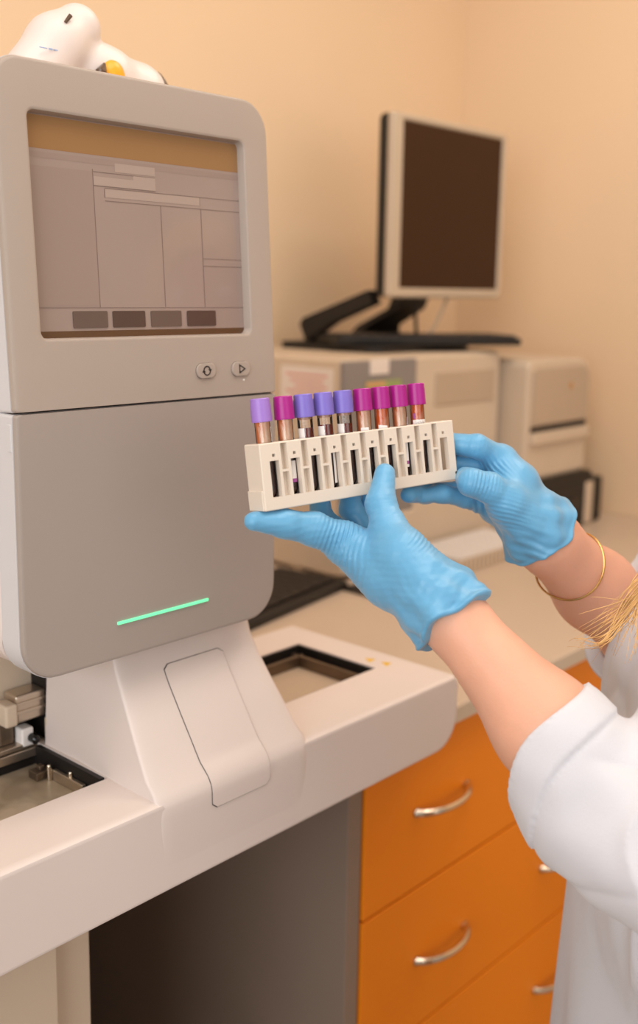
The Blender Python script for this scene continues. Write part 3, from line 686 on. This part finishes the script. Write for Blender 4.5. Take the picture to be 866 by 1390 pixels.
cv, cf = nets(fcoat, (.50, -.35, hip[2]-.38), (1.65, 1.10, .12), .0045)
ct = obj('coat', (cv, cf), 'coat', t, angle=None)
dn = np.array([0, 0, -1.])
obj('sleeve', nets(lambda P: sleeve(P, LS, LE, LW, .53, (.064, .0545, .0400), 1, .030, True), np.minimum(np.minimum(LS, LE), LW)-.09, np.maximum(np.maximum(LS, LE), LW)+.09, .0024), 'coat', ct, angle=None, label='near sleeve rolled to a wide turned cuff')
obj('sleeve', nets(lambda P: sleeve(P, RS, RE, RW, .04, (.064, .053, .0470), 2, .03), np.minimum(np.minimum(RS, RE), RW)-.09, np.maximum(np.maximum(RS, RE), RW)+.09, .003), 'coat', ct, angle=None)
obj('trousers', nets(lambda P: np.maximum(np.minimum(*[chain(P, [hip+lat*s*.08-[0, 0, .10], ft+[0, 0, .09]], [.098, .062], .02) for s, ft in ((-1, footL), (1, footR))]), FL+.06-P[:, 2]), (.5, -.35, FL), (1.5, .95, hip[2]), .007), 'trousers', t, angle=None)
for s, ft in ((-1, footL), (1, footR)):
    obj('shoe', nets(lambda P: np.maximum(cap(P, ft-fwd*.03+[0, 0, .035], ft+fwd*.15+[0, 0, .025], .046, .036), FL+.002-P[:, 2]), ft-.25, ft+.25, .005), 'shoe', t, angle=None)

# bracelet on the far wrist
ax = RE-RW; ax /= np.linalg.norm(ax); bc = RW+ax*.048; a1 = np.cross(ax, [0, 0, 1]); a1 /= np.linalg.norm(a1); a2 = np.cross(ax, a1)
pts = []
for k in range(41):
    th = 2*math.pi*k/40; rr = .0355+.0012*math.sin(3*th); pts.append(bc+a1*rr*math.cos(th)+a2*rr*math.sin(th)+ax*.006*math.sin(th+1)+a2*.0015)
obj('bracelet', G().tube(pts, .0011, 8, False), 'gold', t, label='thin gold bracelet on the far wrist')

# hair: cap of hair plus loose strands falling forward
def fhair(P):
    d = ell(P, head-fwd*.012+[0, 0, .012], (.108, .088, .118), AXT)
    d = np.maximum(d, -ell(P, head+fwd*.085-[0, 0, .035], (.085, .066, .105), AXT))
    for s in (-1, 1): d = smin(d, chain(P, [head-fwd*.02+lat*s*.07, head-fwd*.01+lat*s*.085-[0, 0, .14], mid+lat*s*.11+fwd*.05-[0, 0, .02], mid+lat*s*.10+fwd*.115-[0, 0, .14]], [.03, .028, .022, .010], .02), .02)
    return d-.0015*np.sin(np.arctan2((P-head)@lat, (P-head)@fwd)*60)
hv, hf = nets(fhair, head-np.array([.35, .35, .40]), head+np.array([.35, .35, .18]), .004)
hg = G(); hg.add(hv, hf)
def strand(ctrl, r0):
    ctrl = [np.array(c) for c in ctrl]; n = 26; out = []
    C = [2*ctrl[0]-ctrl[1]]+ctrl+[2*ctrl[-1]-ctrl[-2]]
    for sgi in range(len(ctrl)-1):
        p0, p1, p2, p3 = C[sgi:sgi+4]
        for k in range(n//(len(ctrl)-1)+1):
            u_ = k/(n//(len(ctrl)-1)+1); out.append(.5*((2*p1)+(-p0+p2)*u_+(2*p0-5*p1+4*p2-p3)*u_*u_+(-p0+3*p1-3*p2+p3)*u_**3))
    out.append(ctrl[-1]); N = len(out); hg.tube(out, [r0*(1-.75*(i/(N-1))**3) for i in range(N)], 5)
st0 = head-lat*.075-fwd*.0-np.array([0, 0, .05])
for k in range(80):
    kind = random.random(); j = lambda s: random.gauss(0, s)
    if kind < .62:
        ex, ey = random.uniform(772, 862), 0; ey = 856-(ex-790)*.32+j(17)
        ctrl = [st0+rng.normal(size=3)*.008, A(1000+j(8), 560+j(8), .93), A(925+j(9), 730+j(6), .925), A(868+j(8), 800+j(9), .93), A(ex+j(3), ey+8, .94)]
    elif kind < .85:
        ex = random.uniform(838, 885); ctrl = [st0+rng.normal(size=3)*.008, A(1000+j(8), 560+j(8), .93), A(930+j(7), 735+j(6), .92), A(878+j(6), 815+j(6), .915), A(ex, random.uniform(860, 905), .90)]
    else:
        ctrl = [st0+rng.normal(size=3)*.008, A(1000+j(8), 560+j(8), .93), A(925+j(7), 735+j(6), .925), A(868+j(6), 812+j(6), .93), A(820+j(8), 868+j(6), .93), A(790+j(12), 872+j(6), .94)]
    strand(ctrl, random.uniform(.0003, .0008))
obj('hair', hg, 'hair', t, angle=None, label='long straight blonde hair with loose ends over the coat')

# ---------------- gloves
def creases(P, js):
    o = 0
    for (c, d, amp, sg, lam, ph) in js:
        q = P-c; d = d/np.linalg.norm(d); s = q@d; r2 = (q*q).sum(-1)
        w = .35*np.sin(q@np.array([130., 90., 150.])+ph)+.3*np.sin(q@np.array([-80., 170., -60.])+2*ph)
        y = np.sin(2*math.pi*s/(lam*.82)+ph+2.4*w)
        o = o+1.35*amp*(np.abs(y)**.8*np.sign(y)-.2)*np.exp(-r2/sg**2)
    return o*(.25+.85*ss(-.5, .7, fnoise(P, 38, 9)))
def glove(name, label, fingers, palm, W, Wd, rw, js, lo, hi, cuffw, seed, cuffaxis):
    ax = cuffaxis/np.linalg.norm(cuffaxis); up = np.cross(ax, [0, 0, 1.]); up /= np.linalg.norm(up); sd = np.cross(ax, up)
    def f(P):
        d = None
        for a, b2, ra, rb2 in palm: c = cap(P, a, b2, ra, rb2); d = c if d is None else smin(d, c, .014)
        tot = d; 
        for pts, rs, k in fingers:
            fd = chain(P, pts, rs, .005); tot = smin(tot, smin(d, fd, k), .0012)
        wr = cap(P, palm[0][0], Wd, rw[0], rw[1]); tot = smin(tot, wr, .018)
        q = P-Wd; s = q@ax; th = np.arctan2(q@up, q@sd)
        tot = tot-creases(P, js)-.0004*fnoise(P, 160, seed)
        cw = ss(.055, .005, np.abs(s)+0*s)
        tot = tot-cw*(.0016*np.sin(th*4+s*70+seed)+.0011*np.sin(th*9-s*110+seed*2)+.0009*np.sin(s*260+2*np.sin(th*2+seed)))
        edge = s-.0035*np.sin(th*2+seed)-.0018*np.sin(th*5+2*seed)
        lip = np.exp(-((edge+.0022)/.0020)**2)*.0019
        tot = tot-lip-.002*ss(-.02, 0, edge)
        inner = cap(P, palm[0][0], Wd+ax*.05, rw[0]-.006, rw[1]-.0004)
        tot = np.maximum(tot, edge)
        tot = np.maximum(tot, -np.maximum(inner, -(s+.012)))
        return tot
    return obj(name, nets(f, lo, hi, .00105), 'glove', t, angle=None, label=label)
# near (left) hand: index stretched under the rack, thumb on its front, three fingers up behind it
def rk(s, w, h): return BL+u*s+wd*w+vz*h      # a point in the rack's own frame
Lw = A(600, 822, .872)
rI, rM_, rR, rP = .0095, .0095, .0090, .0082
idx = [A(520, 765, .905), A(464, 733, .915), A(425, 713, .905), A(386, 704, .900), rk(-.0065, .010, -.0070)]
idx[3] = rk(.023, .008, -.0135); idx[2] = rk(.050, .006, -.0222)
midf = [A(525, 762, .925), A(482, 733, .955), rk(.084, RT+.018, -.020), rk(.079, RT+.0115, .004), rk(.077, RT+.0095, .022)]
rinf = [A(535, 762, .940), A(503, 730, .970), rk(.119, RT+.020, -.016), rk(.114, RT+.012, .006), rk(.111, RT+.0092, .022)]
pinf = [A(548, 765, .950), A(525, 735, .985), rk(.140, RT+.018, -.014), rk(.137, RT+.011, .004), rk(.135, RT+.0085, .017)]
thb = [A(572, 782, .872), A(548, 752, .882), A(528, 716, .900), A(517, 684, .912), rk(.1195, -.0098, .0170)]
palmL = [(Lw, A(472, 742, .918), .029, .0165), (Lw, A(490, 744, .945), .028, .0150), (Lw, A(510, 742, .962), .022, .0125), (Lw, A(530, 745, .972), .020, .0115), (Lw+0, A(546, 757, .885), .028, .0200), (A(532, 780, .90), A(500, 758, .925), .027, .021)]
js = [(A(462, 735, .905), A(430, 716, .9)-A(485, 732, .9)+0, .00080, .020, .0046, .3), (A(480, 765, .90), A(560, 752, .9)-A(470, 742, .9), .00055, .022, .0055, 1.1),
      (A(585, 765, .865), A(600, 745, .87)-A(560, 790, .87), .0, .02, .005, 2.), (A(575, 735, .88), A(620, 780, .87)-A(560, 720, .87), .0006, .018, .0042, .5),
      (A(400, 712, .9), A(430, 712, .9)-A(380, 704, .9), .00055, .011, .0042, .9), (A(520, 690, .91), A(516, 650, .91)-A(530, 712, .9), .0005, .010, .0040, 2.2),
      (A(535, 718, .895), A(520, 680, .91)-A(545, 745, .89), .0005, .012, .0045, 1.4), (A(560, 815, .87), A(590, 800, .87)-A(540, 830, .87), .0008, .022, .009, 1.9), (A(600, 815, .855), A(640, 830, .86)-A(600, 800, .86), .0009, .020, .010, .7)]
glove('glove', 'blue glove on the near hand', [(idx, [.0165, .0155, .0143, .0120, .0080], .012), (midf, [.012, .0112, .0102, .0090, .0078], .008), (rinf, [.012, .0112, .0102, .0088, .0076], .008), (pinf, [.011, .0095, rP, .0080, .0070], .008), (thb, [.021, .0190, .0148, .0128, .0090], .014)],
      palmL, Lw, A(616, 842, .867), (.0250, .0258), js, A(430, 700, .9)-np.array([.16, .16, .2]), A(500, 740, .9)+np.array([.2, .2, .16]), .02, 1.3, LE-LW)
# far (right) hand: thumb against the end of the rack, fingers wrapped behind and under it
Rw = A(728, 716, 1.015)
rk2 = rk
ri = [A(690, 655, 1.01), A(680, 622, 1.020), A(648, 606, 1.005), rk(RL+.001, RT+.0095, .036), rk(RL-.020, RT+.0090, .036)]
rm = [A(690, 660, 1.03), A(676, 640, 1.040), A(642, 632, 1.025), rk(RL-.003, RT+.012, .018), rk(RL-.022, RT+.0095, .018)]
rr_ = [A(692, 690, 1.04), A(668, 668, 1.05), A(636, 664, 1.035), rk(RL-.018, RT+.004, -.0115), rk(RL-.047, RT-.006, -.0085)]
rp_ = [A(695, 705, 1.03), A(666, 690, 1.035), A(632, 676, 1.015), A(600, 670, 1.000), A(574, 673, .992)]
rt = [A(712, 706, .995), A(690, 682, .985), A(664, 662, .978), A(640, 655, .974), rk(RL+.0065, -.0035, .0005)]
palmR = [(Rw, A(680, 630, 1.02), .027, .0135), (Rw, A(680, 645, 1.04), .024, .0135), (Rw, A(675, 672, 1.045), .024, .013), (Rw, A(672, 690, 1.035), .023, .0115), (Rw, A(690, 684, .988), .026, .0170), (A(700, 655, 1.01), A(690, 680, 1.0), .020, .020)]
js = [(A(672, 640, 1.0), A(700, 620, 1.0)-A(650, 655, 1.), .0008, .018, .0048, .6), (A(690, 690, .98), A(680, 710, .98)-A(690, 670, .98), .0005, .018, .0046, 1.2), (A(655, 655, .965), A(680, 664, .97)-A(640, 652, .97), .0007, .014, .0042, .2),
      (A(650, 605, 1.0), A(670, 612, 1.)-A(640, 604, 1.), .00055, .012, .0048, 2.), (A(725, 740, .99), A(720, 755, 1.)-A(728, 725, 1.), .0005, .022, .009, .4), (A(648, 700, 1.02), A(670, 690, 1.)-A(640, 700, 1.), .0005, .018, .007, 1.)]
glove('glove', 'blue glove on the far hand', [(ri, [.014, .0120, .0108, .0100, .0085], .012), (rm, [.013, .0115, .0102, .0094, .0082], .008), (rr_, [.013, .011, .0098, .0090, .0078], .008), (rp_, [.012, .0102, .0090, .0084, .0070], .008), (rt, [.018, .0160, .0138, .0125, .0102], .008)],
      palmR, Rw, A(731, 723, 1.018), (.0275, .0290), js, A(660, 660, 1.0)-np.array([.16, .16, .16]), A(690, 680, 1.02)+np.array([.14, .16, .14]), .02, 3.1, RE-RW)

# ================================================================== LIGHT
def area(name, loc, rot, sx_, sy_, pw, c):
    l = bpy.data.lights.new(name, 'AREA'); l.shape = 'RECTANGLE'; l.size = sx_; l.size_y = sy_; l.energy = pw; l.color = c
    o = bpy.data.objects.new(name, l); COL.objects.link(o); o.location = loc; o.rotation_euler = rot
area('ceiling_lamp', (.4, .2, 2.75), (0, 0, 0), 1.2, 1.2, 19, (1, .94, .88))
area('ceiling_lamp', (1.7, .5, 2.75), (0, 0, 0), .9, .9, 15, (1, .89, .77))
area('window_light', (-2.1, -.6, 1.7), (math.radians(90), 0, math.radians(-90)), 2.2, 1.6, 62, (.95, .97, 1))
area('window_light', (.3, -3.0, 1.8), (math.radians(80), 0, 0), 2.6, 1.6, 24, (1, .96, .92))
w = bpy.data.worlds.new('world'); scn.world = w; w.use_nodes = True
w.node_tree.nodes['Background'].inputs[0].default_value = (1, .94, .87, 1); w.node_tree.nodes['Background'].inputs[1].default_value = .48
scn.view_settings.view_transform = 'Standard'; scn.view_settings.look = 'None'; scn.view_settings.gamma = 1; scn.view_settings.exposure = -0.20
scn.view_settings.use_curve_mapping = False
